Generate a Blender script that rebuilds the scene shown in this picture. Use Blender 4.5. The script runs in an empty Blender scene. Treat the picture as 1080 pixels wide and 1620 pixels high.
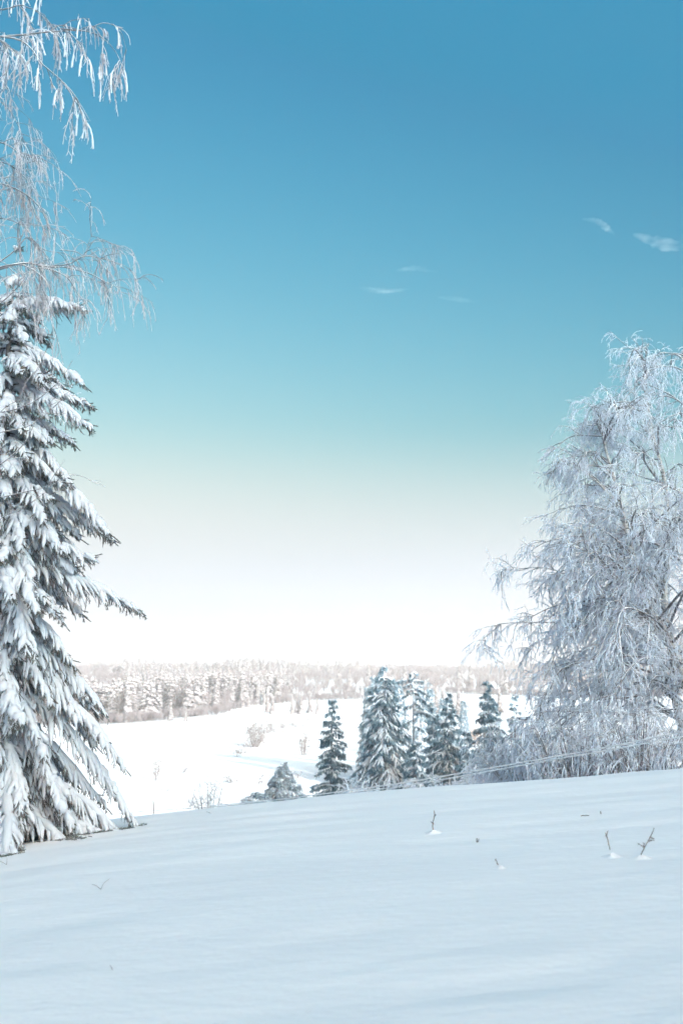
import bpy, math, random
import numpy as np
from mathutils import Vector
R = math.radians
C = bpy.context.scene.collection
scene = bpy.context.scene

# ------------------------------------------------------------------ camera
EYE = 1.6
FPX = 1800.0                       # focal length measured in photograph pixels (1080 x 1620)
PITCH = math.atan(240.0/FPX)
cam = bpy.data.cameras.new('camera')
cam.sensor_fit = 'VERTICAL'; cam.sensor_height = 36.0; cam.sensor_width = 24.0
cam.lens = 36.0*FPX/1620.0
cam.clip_start = 0.1; cam.clip_end = 9000
cam.dof.use_dof = True; cam.dof.focus_distance = 15.0; cam.dof.aperture_fstop = 2.0
co = bpy.data.objects.new('camera', cam); C.objects.link(co)
co.location = (0, 0, EYE); co.rotation_euler = (math.pi/2+PITCH, 0, 0)
scene.camera = co

# ------------------------------------------------------------------ sky, sun, exposure
SUN_EL = R(13.0)
SH = np.array([-0.5, 0.8660])                  # horizontal direction the sunlight travels
world = bpy.data.worlds.new('World'); scene.world = world; world.use_nodes = True
nt = world.node_tree; nt.nodes.clear()
out = nt.nodes.new('ShaderNodeOutputWorld'); bg = nt.nodes.new('ShaderNodeBackground')
sky = nt.nodes.new('ShaderNodeTexSky'); sky.sky_type = 'NISHITA'; sky.sun_disc = False
sky.sun_elevation = SUN_EL; sky.sun_rotation = math.atan2(0.5, -0.8660)
sky.altitude = 0; sky.air_density = 1.0; sky.dust_density = 4.0; sky.ozone_density = 3.0
EXPO = 2.5
def mth(op, x, y, clamp=False):
    n = nt.nodes.new('ShaderNodeMath'); n.operation = op; n.use_clamp = clamp
    for k, v in ((0, x), (1, y)):
        if isinstance(v, (int, float)): n.inputs[k].default_value = v
        else: nt.links.new(v, n.inputs[k])
    return n.outputs[0]
# colour response of the sky: a teal, contrasty winter sky; glow and floor are boosts added out of view to brighten the shaded snow
SKY_RESP = ((125.0, 3.36, 40.0, .036, .24, 8.2), (3.72, 1.44, 51.0, .298, .385, 11.0), (1.58, 0.96, 49.0, .51, .54, 12.8))      # gain, power, added glow, floor, glow threshold, glow limit
sep = nt.nodes.new('ShaderNodeSeparateColor'); com = nt.nodes.new('ShaderNodeCombineColor')
nt.links.new(sky.outputs['Color'], sep.inputs[0])
HORIZON = (0.84, 0.905, 0.965)                    # pale cream band that the cold mist makes low in the sky
tcw = nt.nodes.new('ShaderNodeTexCoord'); sxz = nt.nodes.new('ShaderNodeSeparateXYZ'); nt.links.new(tcw.outputs['Generated'], sxz.inputs[0])
hr = nt.nodes.new('ShaderNodeMapRange'); hr.interpolation_type = 'SMOOTHSTEP'; nt.links.new(sxz.outputs['Z'], hr.inputs['Value'])
hr.inputs['From Min'].default_value = 0.215; hr.inputs['From Max'].default_value = 0.05
hor = hr.outputs['Result']
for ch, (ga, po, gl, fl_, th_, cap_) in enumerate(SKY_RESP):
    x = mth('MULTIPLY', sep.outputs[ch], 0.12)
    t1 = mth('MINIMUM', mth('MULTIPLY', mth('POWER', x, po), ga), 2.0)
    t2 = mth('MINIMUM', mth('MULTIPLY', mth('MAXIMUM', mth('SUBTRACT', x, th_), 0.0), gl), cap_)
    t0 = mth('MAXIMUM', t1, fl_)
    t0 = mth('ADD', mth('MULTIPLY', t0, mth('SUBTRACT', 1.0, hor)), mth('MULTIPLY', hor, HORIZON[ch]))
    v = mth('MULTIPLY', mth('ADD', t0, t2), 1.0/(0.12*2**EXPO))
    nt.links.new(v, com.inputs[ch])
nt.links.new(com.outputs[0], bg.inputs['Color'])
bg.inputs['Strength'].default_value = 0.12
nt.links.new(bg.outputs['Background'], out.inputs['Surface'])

sl = bpy.data.lights.new('sun', 'SUN'); sl.energy = 2.0; sl.angle = R(0.5); sl.color = (1.0, 0.93, 0.90)
so = bpy.data.objects.new('sun', sl); C.objects.link(so)
sd = Vector((SH[0]*math.cos(SUN_EL), SH[1]*math.cos(SUN_EL), -math.sin(SUN_EL)))
so.rotation_euler = sd.to_track_quat('-Z', 'Y').to_euler(); so.location = (40, -60, 60)

scene.view_settings.view_transform = 'Standard'; scene.view_settings.look = 'None'
scene.view_settings.gamma = 1.0; scene.view_settings.exposure = EXPO
scene.render.engine = 'CYCLES'
scene.cycles.use_denoising = True
scene.cycles.max_bounces = 10; scene.cycles.diffuse_bounces = 9; scene.cycles.volume_bounces = 1

# ------------------------------------------------------------------ helpers
def P(px, py, Y):
    """photograph pixel at forward distance Y -> world point"""
    u = (px-540)/FPX; v = (810-py)/FPX
    dy = math.cos(PITCH)-v*math.sin(PITCH); dz = math.sin(PITCH)+v*math.cos(PITCH)
    return np.array([u*Y/dy, Y, EYE+dz*Y/dy])

def hsh(ix, iy, seed):
    n = (ix.astype(np.int64)*374761393 + iy.astype(np.int64)*668265263 + seed*144665) & 0x7fffffff
    n = ((n ^ (n >> 13))*1274126177) & 0x7fffffff
    return ((n ^ (n >> 16)) & 0xffff)/65535.0

def vnoise(x, y, seed=0):
    x = np.asarray(x, float); y = np.asarray(y, float)
    ix = np.floor(x); iy = np.floor(y); fx = x-ix; fy = y-iy
    fx = fx*fx*fx*(fx*(fx*6-15)+10); fy = fy*fy*fy*(fy*(fy*6-15)+10)
    a = hsh(ix, iy, seed); b = hsh(ix+1, iy, seed); c = hsh(ix, iy+1, seed); d = hsh(ix+1, iy+1, seed)
    return (a*(1-fx)+b*fx)*(1-fy)+(c*(1-fx)+d*fx)*fy-0.5

def smooth(e0, e1, x):
    t = np.clip((x-e0)/(e1-e0), 0, 1); return t*t*(3-2*t)

def softplus(x, w): return 0.5*(x+np.sqrt(x*x+w*w))

def norm(v): return v/np.maximum(np.linalg.norm(v, axis=-1, keepdims=True), 1e-9)

def mesh_obj(name, V, F, mats, parent=None, shade=True, mat_idx=None):
    """V (n,3); F list of int arrays (m,3) or (m,4)"""
    me = bpy.data.meshes.new(name)
    V = np.ascontiguousarray(V, np.float32)
    F = [np.asarray(f, np.int32) for f in (F if isinstance(F, list) else [F]) if len(f)]
    nl = sum(f.size for f in F); nf = sum(len(f) for f in F)
    me.vertices.add(len(V)); me.vertices.foreach_set('co', V.ravel())
    me.loops.add(nl); me.loops.foreach_set('vertex_index', np.concatenate([f.ravel() for f in F]))
    me.polygons.add(nf)
    sizes = np.concatenate([np.full(len(f), f.shape[1], np.int32) for f in F])
    me.polygons.foreach_set('loop_start', np.concatenate([[0], np.cumsum(sizes)[:-1]]).astype(np.int32))
    if mat_idx is not None: me.polygons.foreach_set('material_index', np.asarray(mat_idx, np.int32))
    me.polygons.foreach_set('use_smooth', np.full(nf, shade))
    me.update(calc_edges=True); me.validate()
    for m in (mats if isinstance(mats, (list, tuple)) else [mats]): me.materials.append(m)
    o = bpy.data.objects.new(name, me); C.objects.link(o)
    if parent is not None: o.parent = parent
    return o

class MB:
    """collects vertex / face batches for one mesh"""
    def __init__(s): s.V = []; s.F = []; s.n = 0
    def add(s, V, F):
        s.V.append(V)
        for f in (F if isinstance(F, list) else [F]):
            if len(f): s.F.append(f+s.n)
        s.n += len(V)
    def build(s, name, mat, parent=None, shade=True, off=None):
        V = np.concatenate(s.V)
        if off is not None: V = V-np.asarray(off)
        q = [f for f in s.F if f.shape[1] == 4]; t = [f for f in s.F if f.shape[1] == 3]
        F = ([np.concatenate(q)] if q else [])+([np.concatenate(t)] if t else [])
        return mesh_obj(name, V, F, mat, parent, shade)

def tubes(mb, Pn, Rn, k=4, sq=1.0):
    """Pn (B,N,3) centre lines, Rn (B,N) radii, k sides; sq squashes the vertical radius"""
    B, N, _ = Pn.shape
    T = np.empty_like(Pn); T[:, 1:-1] = Pn[:, 2:]-Pn[:, :-2]; T[:, 0] = Pn[:, 1]-Pn[:, 0]; T[:, -1] = Pn[:, -1]-Pn[:, -2]
    T = norm(T)
    up = np.zeros_like(T); up[..., 2] = 1
    main = norm(Pn[:, -1]-Pn[:, 0])
    up[np.abs(main[:, 2]) > 0.8] = (0.31, 0.95, 0)
    S = norm(np.cross(T, up)); U = np.cross(S, T)
    a = np.arange(k)*2*math.pi/k+0.4
    V = Pn[:, :, None, :]+(Rn[..., None, None]*(np.cos(a)[None, None, :, None]*S[:, :, None, :]+sq*np.sin(a)[None, None, :, None]*U[:, :, None, :]))
    V = V.reshape(-1, 3)
    b = np.arange(B)[:, None, None]*N*k; i = np.arange(N-1)[None, :, None]*k; j = np.arange(k)[None, None, :]; j2 = (j+1) % k
    F = np.stack([b+i+j, b+i+k+j, b+i+k+j2, b+i+j2], -1).reshape(-1, 4)
    mb.add(V, F)

def spikes(mb, base, tip, w, rng):
    """thin triangles from base to tip, (B,3) each, width w"""
    B = len(base); d = norm(tip-base)
    s = norm(np.cross(d, rng.normal(size=(B, 3))))*np.asarray(w).reshape(-1, 1)*0.5
    V = np.stack([base-s, base+s, tip], 1).reshape(-1, 3)
    mb.add(V, np.arange(B*3).reshape(-1, 3))

def grow(P0, D, L, n, g, wig, rng, lift=None):
    """batched growth: gravity g bends the direction by the end, wig = wander"""
    B = len(P0); pts = np.empty((B, n+1, 3)); pts[:, 0] = P0; D = norm(D.copy()); L = np.asarray(L, float)
    g = np.broadcast_to(np.asarray(g, float), (B,))
    for i in range(n):
        D = D+rng.normal(size=(B, 3))*wig
        D[:, 2] -= g/n
        D = norm(D)
        pts[:, i+1] = pts[:, i]+D*(L/n)[:, None]
    return pts

def sample(pts, idx, t):
    """points and tangents on centre lines idx at fraction t"""
    n = pts.shape[1]-1; f = np.clip(t, 0, .9999)*n; i = f.astype(int); fr = (f-i)[:, None]
    a = pts[idx, i]; b = pts[idx, i+1]
    return a+(b-a)*fr, norm(b-a)

def perp(T, rng, flat=0.0):
    r = rng.normal(size=T.shape); r[:, 2] *= (1-flat)
    return norm(r-(r*T).sum(-1, keepdims=True)*T)

def spline(points, n):
    """Catmull-Rom through points -> (n,3)"""
    p = np.array(points, float); p = np.vstack([2*p[0]-p[1], p, 2*p[-1]-p[-2]])
    m = len(p)-3; t = np.linspace(0, m-1e-6, n); i = t.astype(int); f = (t-i)[:, None]
    a, b, c, d = p[i], p[i+1], p[i+2], p[i+3]
    return 0.5*((2*b)+(-a+c)*f+(2*a-5*b+4*c-d)*f*f+(-a+3*b-3*c+d)*f**3)

def tag(o, label=None, cat=None, group=None, kind=None):
    if label: o['label'] = label
    if cat: o['category'] = cat
    if group: o['group'] = group
    if kind: o['kind'] = kind
    return o

def empty(name, loc, label=None, cat=None, group=None):
    o = bpy.data.objects.new(name, None); C.objects.link(o); o.location = [float(c) for c in loc]
    o.empty_display_size = 0.3
    return tag(o, label, cat, group)

# ------------------------------------------------------------------ materials
def mat(name, base, rough=0.7, c2=None, scale=4.0, detail=4.0, bump=0.0, bscale=30.0, lo=0.35, hi=0.65, spec=0.3, stretch=None, frost=None):
    m = bpy.data.materials.new(name); m.use_nodes = True; t = m.node_tree
    b = t.nodes['Principled BSDF']; b.inputs['Roughness'].default_value = rough
    b.inputs['Specular IOR Level'].default_value = spec
    b.inputs['Base Color'].default_value = (*base, 1)
    tc = t.nodes.new('ShaderNodeTexCoord'); vec = tc.outputs['Object']
    if stretch:
        mp = t.nodes.new('ShaderNodeMapping'); mp.inputs['Scale'].default_value = stretch
        t.links.new(vec, mp.inputs['Vector']); vec = mp.outputs['Vector']
    col = None
    if c2:
        n = t.nodes.new('ShaderNodeTexNoise'); n.inputs['Scale'].default_value = scale; n.inputs['Detail'].default_value = detail
        t.links.new(vec, n.inputs['Vector'])
        r = t.nodes.new('ShaderNodeValToRGB'); r.color_ramp.elements[0].position = lo; r.color_ramp.elements[1].position = hi
        r.color_ramp.elements[0].color = (*base, 1); r.color_ramp.elements[1].color = (*c2, 1)
        t.links.new(n.outputs['Fac'], r.inputs['Fac']); col = r.outputs['Color']
    if frost:                                   # rime lies on the upper side of the wood
        fc, f0, f1 = frost
        ge = t.nodes.new('ShaderNodeNewGeometry'); sp = t.nodes.new('ShaderNodeSeparateXYZ'); t.links.new(ge.outputs['Normal'], sp.inputs[0])
        n2 = t.nodes.new('ShaderNodeTexNoise'); n2.inputs['Scale'].default_value = 9.0; t.links.new(tc.outputs['Object'], n2.inputs['Vector'])
        ad = t.nodes.new('ShaderNodeMath'); ad.operation = 'ADD'; t.links.new(sp.outputs['Z'], ad.inputs[0]); t.links.new(n2.outputs['Fac'], ad.inputs[1])
        mr = t.nodes.new('ShaderNodeMapRange'); mr.inputs['From Min'].default_value = f0; mr.inputs['From Max'].default_value = f1
        t.links.new(ad.outputs[0], mr.inputs['Value'])
        mx = t.nodes.new('ShaderNodeMix'); mx.data_type = 'RGBA'; t.links.new(mr.outputs['Result'], mx.inputs['Factor'])
        if col: t.links.new(col, mx.inputs['A'])
        else: mx.inputs['A'].default_value = (*base, 1)
        mx.inputs['B'].default_value = (*fc, 1); col = mx.outputs['Result']
    if col: t.links.new(col, b.inputs['Base Color'])
    if bump:
        n3 = t.nodes.new('ShaderNodeTexNoise'); n3.inputs['Scale'].default_value = bscale; n3.inputs['Detail'].default_value = 3
        t.links.new(vec, n3.inputs['Vector'])
        bp = t.nodes.new('ShaderNodeBump'); bp.inputs['Strength'].default_value = bump; bp.inputs['Distance'].default_value = 0.02
        t.links.new(n3.outputs['Fac'], bp.inputs['Height']); t.links.new(bp.outputs['Normal'], b.inputs['Normal'])
    return m

FR = (0.80, 0.81, 0.84)
M = {
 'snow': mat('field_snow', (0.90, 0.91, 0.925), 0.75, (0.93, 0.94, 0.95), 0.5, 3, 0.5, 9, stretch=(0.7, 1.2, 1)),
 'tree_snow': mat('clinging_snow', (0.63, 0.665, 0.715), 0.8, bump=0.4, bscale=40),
 'needle': mat('spruce_needles', (0.04, 0.075, 0.055), 0.7, (0.14, 0.19, 0.18), 9.0, 4),
 'needle_mid': mat('hazy_frosted_needles', (0.07, 0.145, 0.185), 0.7, (0.24, 0.36, 0.43), 2.5, 4),  # frost, plus the blue paleness of distance haze put into the needle colour
 'needle_frost': mat('rimed_fir_needles', (0.32, 0.40, 0.45), 0.75, (0.64, 0.70, 0.76), 5, 4),
 'bark': mat('spruce_bark', (0.09, 0.075, 0.07), 0.9, (0.24, 0.22, 0.22), 14, 4, 0.5, 30, frost=(FR, 1.0, 1.5)),
 'bark_mid': mat('rimed_bark', (0.11, 0.125, 0.14), 0.9, (0.30, 0.33, 0.36), 4, 4, frost=(FR, 0.9, 1.4)),
 'limb': mat('frosted_birch_limb', (0.12, 0.12, 0.13), 0.85, (0.30, 0.30, 0.32), 10, 4, frost=(FR, 0.6, 1.1)),
 'birch_bark': mat('birch_bark', (0.62, 0.60, 0.58), 0.8, (0.10, 0.09, 0.085), 3.0, 5, 0.3, 20, 0.52, 0.62, stretch=(3, 3, 12), frost=(FR, 0.9, 1.4)),
 'twig': mat('rime_twigs', (0.48, 0.47, 0.49), 0.85, FR, 3.0, 4, lo=0.38, hi=0.6),
 'rime': mat('thick_rime', (0.60, 0.66, 0.76), 0.85, (0.80, 0.85, 0.92), 2.5, 5, lo=0.35, hi=0.6),
 'rime_fine': mat('fine_grey_rime', (0.38, 0.37, 0.40), 0.85, (0.66, 0.65, 0.69), 2.5, 5, lo=0.35, hi=0.65),
 'dry': mat('dry_stalk', (0.12, 0.085, 0.07), 0.9, (0.30, 0.26, 0.25), 60, 3),
 'cable': mat('frosted_cable', (0.80, 0.81, 0.84), 0.85, (0.62, 0.63, 0.66), 8, 3, 0.5, 40),
 'wire': mat('dark_wire', (0.16, 0.17, 0.19), 0.6, (0.5, 0.5, 0.52), 9, 3),
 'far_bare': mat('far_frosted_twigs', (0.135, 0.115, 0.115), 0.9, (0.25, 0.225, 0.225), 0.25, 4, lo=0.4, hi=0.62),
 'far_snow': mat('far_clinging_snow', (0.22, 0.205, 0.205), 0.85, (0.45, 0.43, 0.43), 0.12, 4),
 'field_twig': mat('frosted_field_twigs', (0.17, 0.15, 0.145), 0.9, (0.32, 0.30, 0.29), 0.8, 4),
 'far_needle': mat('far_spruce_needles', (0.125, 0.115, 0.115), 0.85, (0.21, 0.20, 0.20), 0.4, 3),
 'reed': mat('reed', (0.30, 0.20, 0.13), 0.9, (0.6, 0.52, 0.46), 1.5, 3),
 'wood': mat('weathered_wood', (0.25, 0.21, 0.19), 0.9, (0.4, 0.37, 0.35), 20, 3),
}

# ------------------------------------------------------------------ terrain
TX = np.array([-80, -30, -12, -8, -4.8, -2.6, 1, 4.8, 8, 12, 30, 80.])
TZ = np.array([-5.5, -3.2, -1.75, -1.12, -.66, -.33, 0, .27, .42, .62, 1.4, 2.2])
def tilt(x):
    return (np.interp(x-1.2, TX, TZ)+2*np.interp(x, TX, TZ)+np.interp(x+1.2, TX, TZ))/4.0
def valley(x, y):
    d = np.hypot(x, y)
    z = -20+EYE+softplus(y-430, 60)*0.014*smooth(200, 500, y)
    z = z+smooth(560, 900, y)*4.0
    z = z+vnoise(x/45, y/60, 5)*1.6*smooth(60, 160, d)+vnoise(x/140, y/140, 6)*3.0*smooth(200, 320, d)
    return z
def hill(x, y):
    z = -EYE+EYE+tilt(x*np.minimum(1, 15/np.maximum(np.abs(y), 15)**1.0))-0.002*(y-5)
    z = z-0.165*softplus(y-16.5-0.12*x, 3.5)
    s = SH[0]*x+SH[1]*y; c = SH[1]*x-SH[0]*y
    ridge = 24.9+4.2*smooth(28, 22, c)+vnoise(c/9, 0*c, 9)*1.1+vnoise(c/3, 0*c, 10)*0.35  # unseen rise behind the camera, shaped to keep the near slope in shade
    z = z+smooth(-7, -64, s)*ridge
    return z
def bumps(x, y):
    d = np.hypot(x, y); n = smooth(70, 30, d)
    z = vnoise(x/2.6, y/1.7, 1)*0.035+vnoise(x/0.9+7, y/0.42, 2)*0.022+vnoise(x/6, y/4, 4)*0.07
    z = z+vnoise(x/0.5, y/0.16, 3)*0.006*smooth(22, 10, d)
    z = z+vnoise(x/1.6+y/4, y/0.33, 8)*0.026*smooth(8.0, 12, d)
    return z*n
def ground_z(x, y):
    x = np.asarray(x, float); y = np.asarray(y, float)
    h = hill(x, y); v = valley(x, y)
    z = v+softplus(h-v, 3.0)-0.5*3.0*np.exp(-np.abs(h-v)/3.0)*0
    return z+bumps(x, y)
def gz(x, y): return float(ground_z(np.array([x]), np.array([y]))[0])
def on(px, Y):
    """world point on the ground under photograph column px at distance Y"""
    x = (px-540)/FPX*Y*1.0; return np.array([x*1.0, Y, gz(x, Y)])

th_front = np.linspace(-24, 24, 560); th_back = np.linspace(24, 336, 150)[1:-1]
th = np.radians(np.concatenate([th_front, th_back]))
rr = np.concatenate([np.geomspace(0.6, 30, 620), np.geomspace(30, 1500, 330)[1:]])
TH, RR = np.meshgrid(th, rr)
gx = np.sin(TH)*RR; gy = np.cos(TH)*RR; gzv = ground_z(gx, gy)
V = np.stack([gx, gy, gzv], -1).reshape(-1, 3); nT = len(th); nR = len(rr)
i = np.arange(nR-1)[:, None]*nT; j = np.arange(nT)[None, :]; j2 = (j+1) % nT
F = np.stack([i+j, i+j2, i+nT+j2, i+nT+j], -1).reshape(-1, 4)[:, ::-1]
V = np.vstack([V, [[0, 0, gz(0, 0)]]])
jj = np.arange(nT); fan = np.stack([np.full(nT, len(V)-1), (jj+1) % nT, jj], -1)
ground = mesh_obj('ground', V, [F, fan], M['snow'])
tag(ground, 'snow covered hillside falling to a wide snowy valley', kind='structure')
# ------------------------------------------------------------------ spruce builder
def spruce(name, loc, H, prof, nlay, per, rng, h0=0.1, fs=0.05, fr=0.02, fl=0.38, droop=0.45, e_top=0.35, e_bot=0.05, fg=1.3,
           needle=0.035, nw=0.005, nn=22, sub=3, ring=7, k=6, trunk_r=0.09, snow=1.0, nmat='needle', extra=None, lay=None,
           label=None, group=None, lump=1.6, trunkmat='bark', cat='spruce tree', snowmat='tree_snow', floor=True, core=0.006, tips=0.0, jit=0.012, clumps=0, cr=0.06):
    loc = np.asarray(loc, float)
    root = empty(name, loc, label, cat, group)
    tp = np.stack([rng.normal(size=9)*0.012*H*np.linspace(0, 1, 9)**1.5*0.4, rng.normal(size=9)*0.004*H, np.linspace(-0.4, H, 9)], -1)
    tb = MB(); tubes(tb, tp[None], (trunk_r*np.linspace(1.15, 0.06, 9)+0.004)[None], 9)
    hs, az, L = [], [], []
    lh = lay if lay is not None else h0*H+(H*0.985-h0*H)*(np.linspace(0, 1, nlay)**0.92)
    for h in lh:
        n = per if h < 0.85*H else max(3, per-2)
        a0 = rng.uniform(0, 2*math.pi)
        for q in range(n):
            a = a0+q*2*math.pi/n+rng.normal()*0.25
            hh = h+rng.normal()*jit*H
            hs.append(hh); az.append(a); L.append(max(prof(min(max(hh/H, 0), 1)), 0.02*H)*rng.uniform(0.72, 1.05))
    if extra:
        for (h, a, l) in extra: hs.append(h); az.append(a); L.append(l)
    hs = np.array(hs); az = np.array(az); L = np.array(L); B = len(hs)
    u = np.clip(hs/H, 0, 1)
    e0 = e_bot+(e_top-e_bot)*u**1.5+rng.normal(size=B)*0.09
    dr = droop*(1-0.45*u)*rng.uniform(0.7, 1.3, B)
    if floor: dr = dr*(1-.62*np.exp(-(u/.13)**2)); e0 = e0-.12*np.exp(-(u/.13)**2)
    N = 10; t = np.linspace(0, 1, N)
    hx = np.cos(az)[:, None]*L[:, None]*t; hy = np.sin(az)[:, None]*L[:, None]*t
    sw = rng.normal(size=B)*0.14
    hx = hx-np.sin(az)[:, None]*L[:, None]*sw[:, None]*t*t; hy = hy+np.cos(az)[:, None]*L[:, None]*sw[:, None]*t*t
    hz_ = hs[:, None]+L[:, None]*(np.tan(e0)[:, None]*t-dr[:, None]*t*t*1.5+0.32*dr[:, None]*t**4)
    br = np.stack([hx, hy, hz_], -1)
    br[..., 2] += rng.normal(size=(B, N))*0.01*L[:, None]
    def clampz(p, add):
        if not floor: return p
        g = ground_z(p[..., 0]+loc[0], p[..., 1]+loc[1])-loc[2]+add
        p[..., 2] = np.maximum(p[..., 2], g); return p
    if floor:                                   # boughs end where they dive into the snow
        g_ = ground_z(br[..., 0]+loc[0], br[..., 1]+loc[1])-loc[2]-0.06
        below = br[..., 2] < g_; cut = np.where(below.any(1), np.maximum(np.argmax(below, 1), 3), N-1)/(N-1)
        f_ = cut[:, None]*t[None]*(N-1); k_ = np.minimum(f_.astype(int), N-2); w_ = (f_-k_)[..., None]; r_ = np.arange(B)[:, None]
        br = br[r_, k_]*(1-w_)+br[r_, k_+1]*w_; L = L*(0.25+0.75*cut)
    br = clampz(br, -0.08)
    wood = MB(); tubes(wood, br, np.maximum(trunk_r*0.16*L[:, None]**0.5*(1-0.85*t)[None, :], core), 3)
    # fingers
    cnt = np.maximum((L*2/fs).astype(int), 4)
    idx = np.repeat(np.arange(B), cnt); n = len(idx)
    ft = np.concatenate([np.linspace(0.10, 1.0, c) for c in cnt])+rng.normal(size=n)*0.008
    ft = np.clip(ft, 0.05, 1)
    p0, T = sample(br, idx, ft)
    side = np.concatenate([np.where(np.arange(c) % 2 == 0, 1.0, -1.0) for c in cnt])
    hor = np.stack([-T[:, 1], T[:, 0], np.zeros(n)], -1); hor = norm(hor)*side[:, None]
    sp = rng.uniform(0.6, 1.15, n)*(1-0.55*ft)
    D = T*np.cos(sp)[:, None]+hor*np.sin(sp)[:, None]
    Ls = L[idx]
    fle = fl*np.minimum(Ls/1.3, 1.15)**0.8*(0.35+0.75*np.sin(math.pi*np.clip(ft*0.92+0.08, 0, 1)**0.8))*rng.uniform(0.6, 1.2, n)
    g = fg*rng.uniform(0.5, 1.3, n)*(1-0.55*ft)*(1-0.35*np.clip((p0[:, 2]/H), 0, 1))
    fp = grow(p0, D, fle, 5, g, 0.07, rng); fp = clampz(fp, -0.05)
    tubes(wood, fp, np.repeat(np.linspace(core, core*0.6, 6)[None], n, 0), 3)
    # sub shoots
    needles = MB()
    sets = [(fp, fle, nn)]
    if sub:
        si = np.repeat(np.arange(n), sub); m = len(si)
        sp0, sT = sample(fp, si, rng.uniform(0.15, 0.9, m))
        sD = sT*0.7+perp(sT, rng, 0.5)*0.75; sD[:, 2] -= 0.35
        sl_ = np.maximum(fle[si]*rng.uniform(0.18, 0.38, m), needle*1.3)
        ss = grow(sp0, sD, sl_, 2, 0.5, 0.08, rng); ss = clampz(ss, 0.01)
        tubes(wood, ss, np.full((m, 3), core*0.8), 3)
        sets.append((ss, sl_, max(nn//3, 5)))
    for pts, ll, c in sets:
        q = np.repeat(np.arange(len(pts)), c)
        b, TT = sample(pts, q, rng.uniform(0, 1, len(q)))
        d = TT*0.75+perp(TT, rng)*0.8; d[:, 2] -= 0.12
        spikes(needles, b, b+norm(d)*needle*rng.uniform(0.7, 1.25, (len(q), 1)), np.full(len(q), nw), rng)
    # needles and shoots at the branch tips
    q = np.repeat(np.arange(B), nn*3)
    b, TT = sample(br, q, rng.uniform(0.55, 1.0, len(q)))
    d = TT*0.9+perp(TT, rng)*0.7
    spikes(needles, b, b+norm(d)*needle*1.1, np.full(len(q), nw), rng)
    # bare green shoots past the snow at each branch end
    if tips:
        q = np.repeat(np.arange(B), 4); p0_, T_ = sample(br, q, np.tile([1.0, .97, .93, .86], B))
        D_ = T_+perp(T_, rng, .4)*np.tile([.12, .55, .6, .7], B)[:, None]; ts = grow(p0_, D_, tips*rng.uniform(.6, 1.2, 4*B)*np.minimum(1, L[q]+.3), 3, -.1, .05, rng); ts = clampz(ts, -.09)
        tubes(wood, ts, np.full((4*B, 4), core*1.3), 3)
        q2 = np.repeat(np.arange(4*B), int(nn*2.2)); b, TT = sample(ts, q2, rng.uniform(0, 1, len(q2)))
        d = TT*0.95+perp(TT, rng)*0.6; spikes(needles, b, b+norm(d)*needle*.8, np.full(len(q2), nw), rng)
    # snow
    sn = MB()
    keep = rng.random(n) < snow
    f2 = fp[keep]; m = len(f2)
    if m:
        tt = np.linspace(0, 1, ring)
        i5 = tt*0.86*5; ii = np.minimum(i5.astype(int), 4); fr_ = (i5-ii)[None, :, None]
        sp_ = f2[:, ii]+(f2[:, ii+1]-f2[:, ii])*fr_
        base = fr*(0.55+0.75*rng.random((m, 1)))*np.minimum(fle[keep]/fl+0.35, 1.15)[:, None]
        prof_r = base*(0.75+0.55*rng.random((m, ring)))*np.sqrt(np.clip(1-tt**4, 0, 1))[None, :]
        prof_r[:, 0] *= 0.8; prof_r[:, -1] = 0.001
        sp_ = sp_.copy(); sp_[..., 2] += prof_r*0.55+core
        tubes(sn, sp_, prof_r, k, 0.85)
    # snow ridge along each branch
    nr = 15; tt = np.linspace(0.02, 0.93, nr)
    bi = np.repeat(np.arange(B), nr); q, _ = sample(br, bi, np.tile(tt, B)); q = q.reshape(B, nr, 3)
    rad = fr*lump*(0.65+0.75*rng.random((B, nr)))*np.clip(L/1.0, 0.45, 1.3)[:, None]*(1-0.55*tt)[None, :]
    rad[:, 0] *= .5; rad[:, -1] = 0.002
    rad *= np.where(rng.random((B, nr)) < 0.10*(2-snow), 0.5, 1)
    q[..., 2] += rad*0.5+core
    kb = rng.random(B) < min(1, snow+0.25)
    tubes(sn, q[kb], rad[kb], max(k, 5), 0.8)
    if clumps:                                  # thick uneven pillows of snow lying on the boughs
        m = int(clumps*L.sum()); bi = rng.choice(B, m, p=L/L.sum()); p_, T_ = sample(br, bi, rng.uniform(.25, .95, m)); 
        fi = rng.integers(0, n, m); pf, Tf = sample(fp, fi, rng.uniform(0, .6, m)); sel = rng.random(m) < .6
        p_[sel] = pf[sel]; T_[sel] = Tf[sel]
        T_[:, 2] -= .1; T_ = norm(T_); ln = cr*rng.uniform(1.6, 3.4, (m, 1, 1)); tt = np.linspace(-.5, .5, 6)
        cp = p_[:, None, :]+T_[:, None, :]*tt[None, :, None]*ln
        rd = cr*rng.uniform(.45, 1.0, (m, 1))*np.sqrt(np.clip(1-(2*tt)**2*.999, 0, 1))[None]*(.8+.4*rng.random((m, 6))); cp[..., 2] += cr*.25
        tubes(sn, cp, rd, 7, .75)
    # snow on the leader
    lt = np.linspace(0.80, 1.0, 8); lp = np.stack([np.interp(lt*H, tp[:, 2], tp[:, 0]), np.interp(lt*H, tp[:, 2], tp[:, 1]), lt*H], -1)
    tubes(sn, lp[None], (fr*(0.9+0.6*rng.random(8))*np.linspace(1, .3, 8))[None], k)
    tb.build('trunk', M[trunkmat], root); wood.build('branches', M[trunkmat], root)
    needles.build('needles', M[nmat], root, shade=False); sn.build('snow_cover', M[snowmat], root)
    return root

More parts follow.
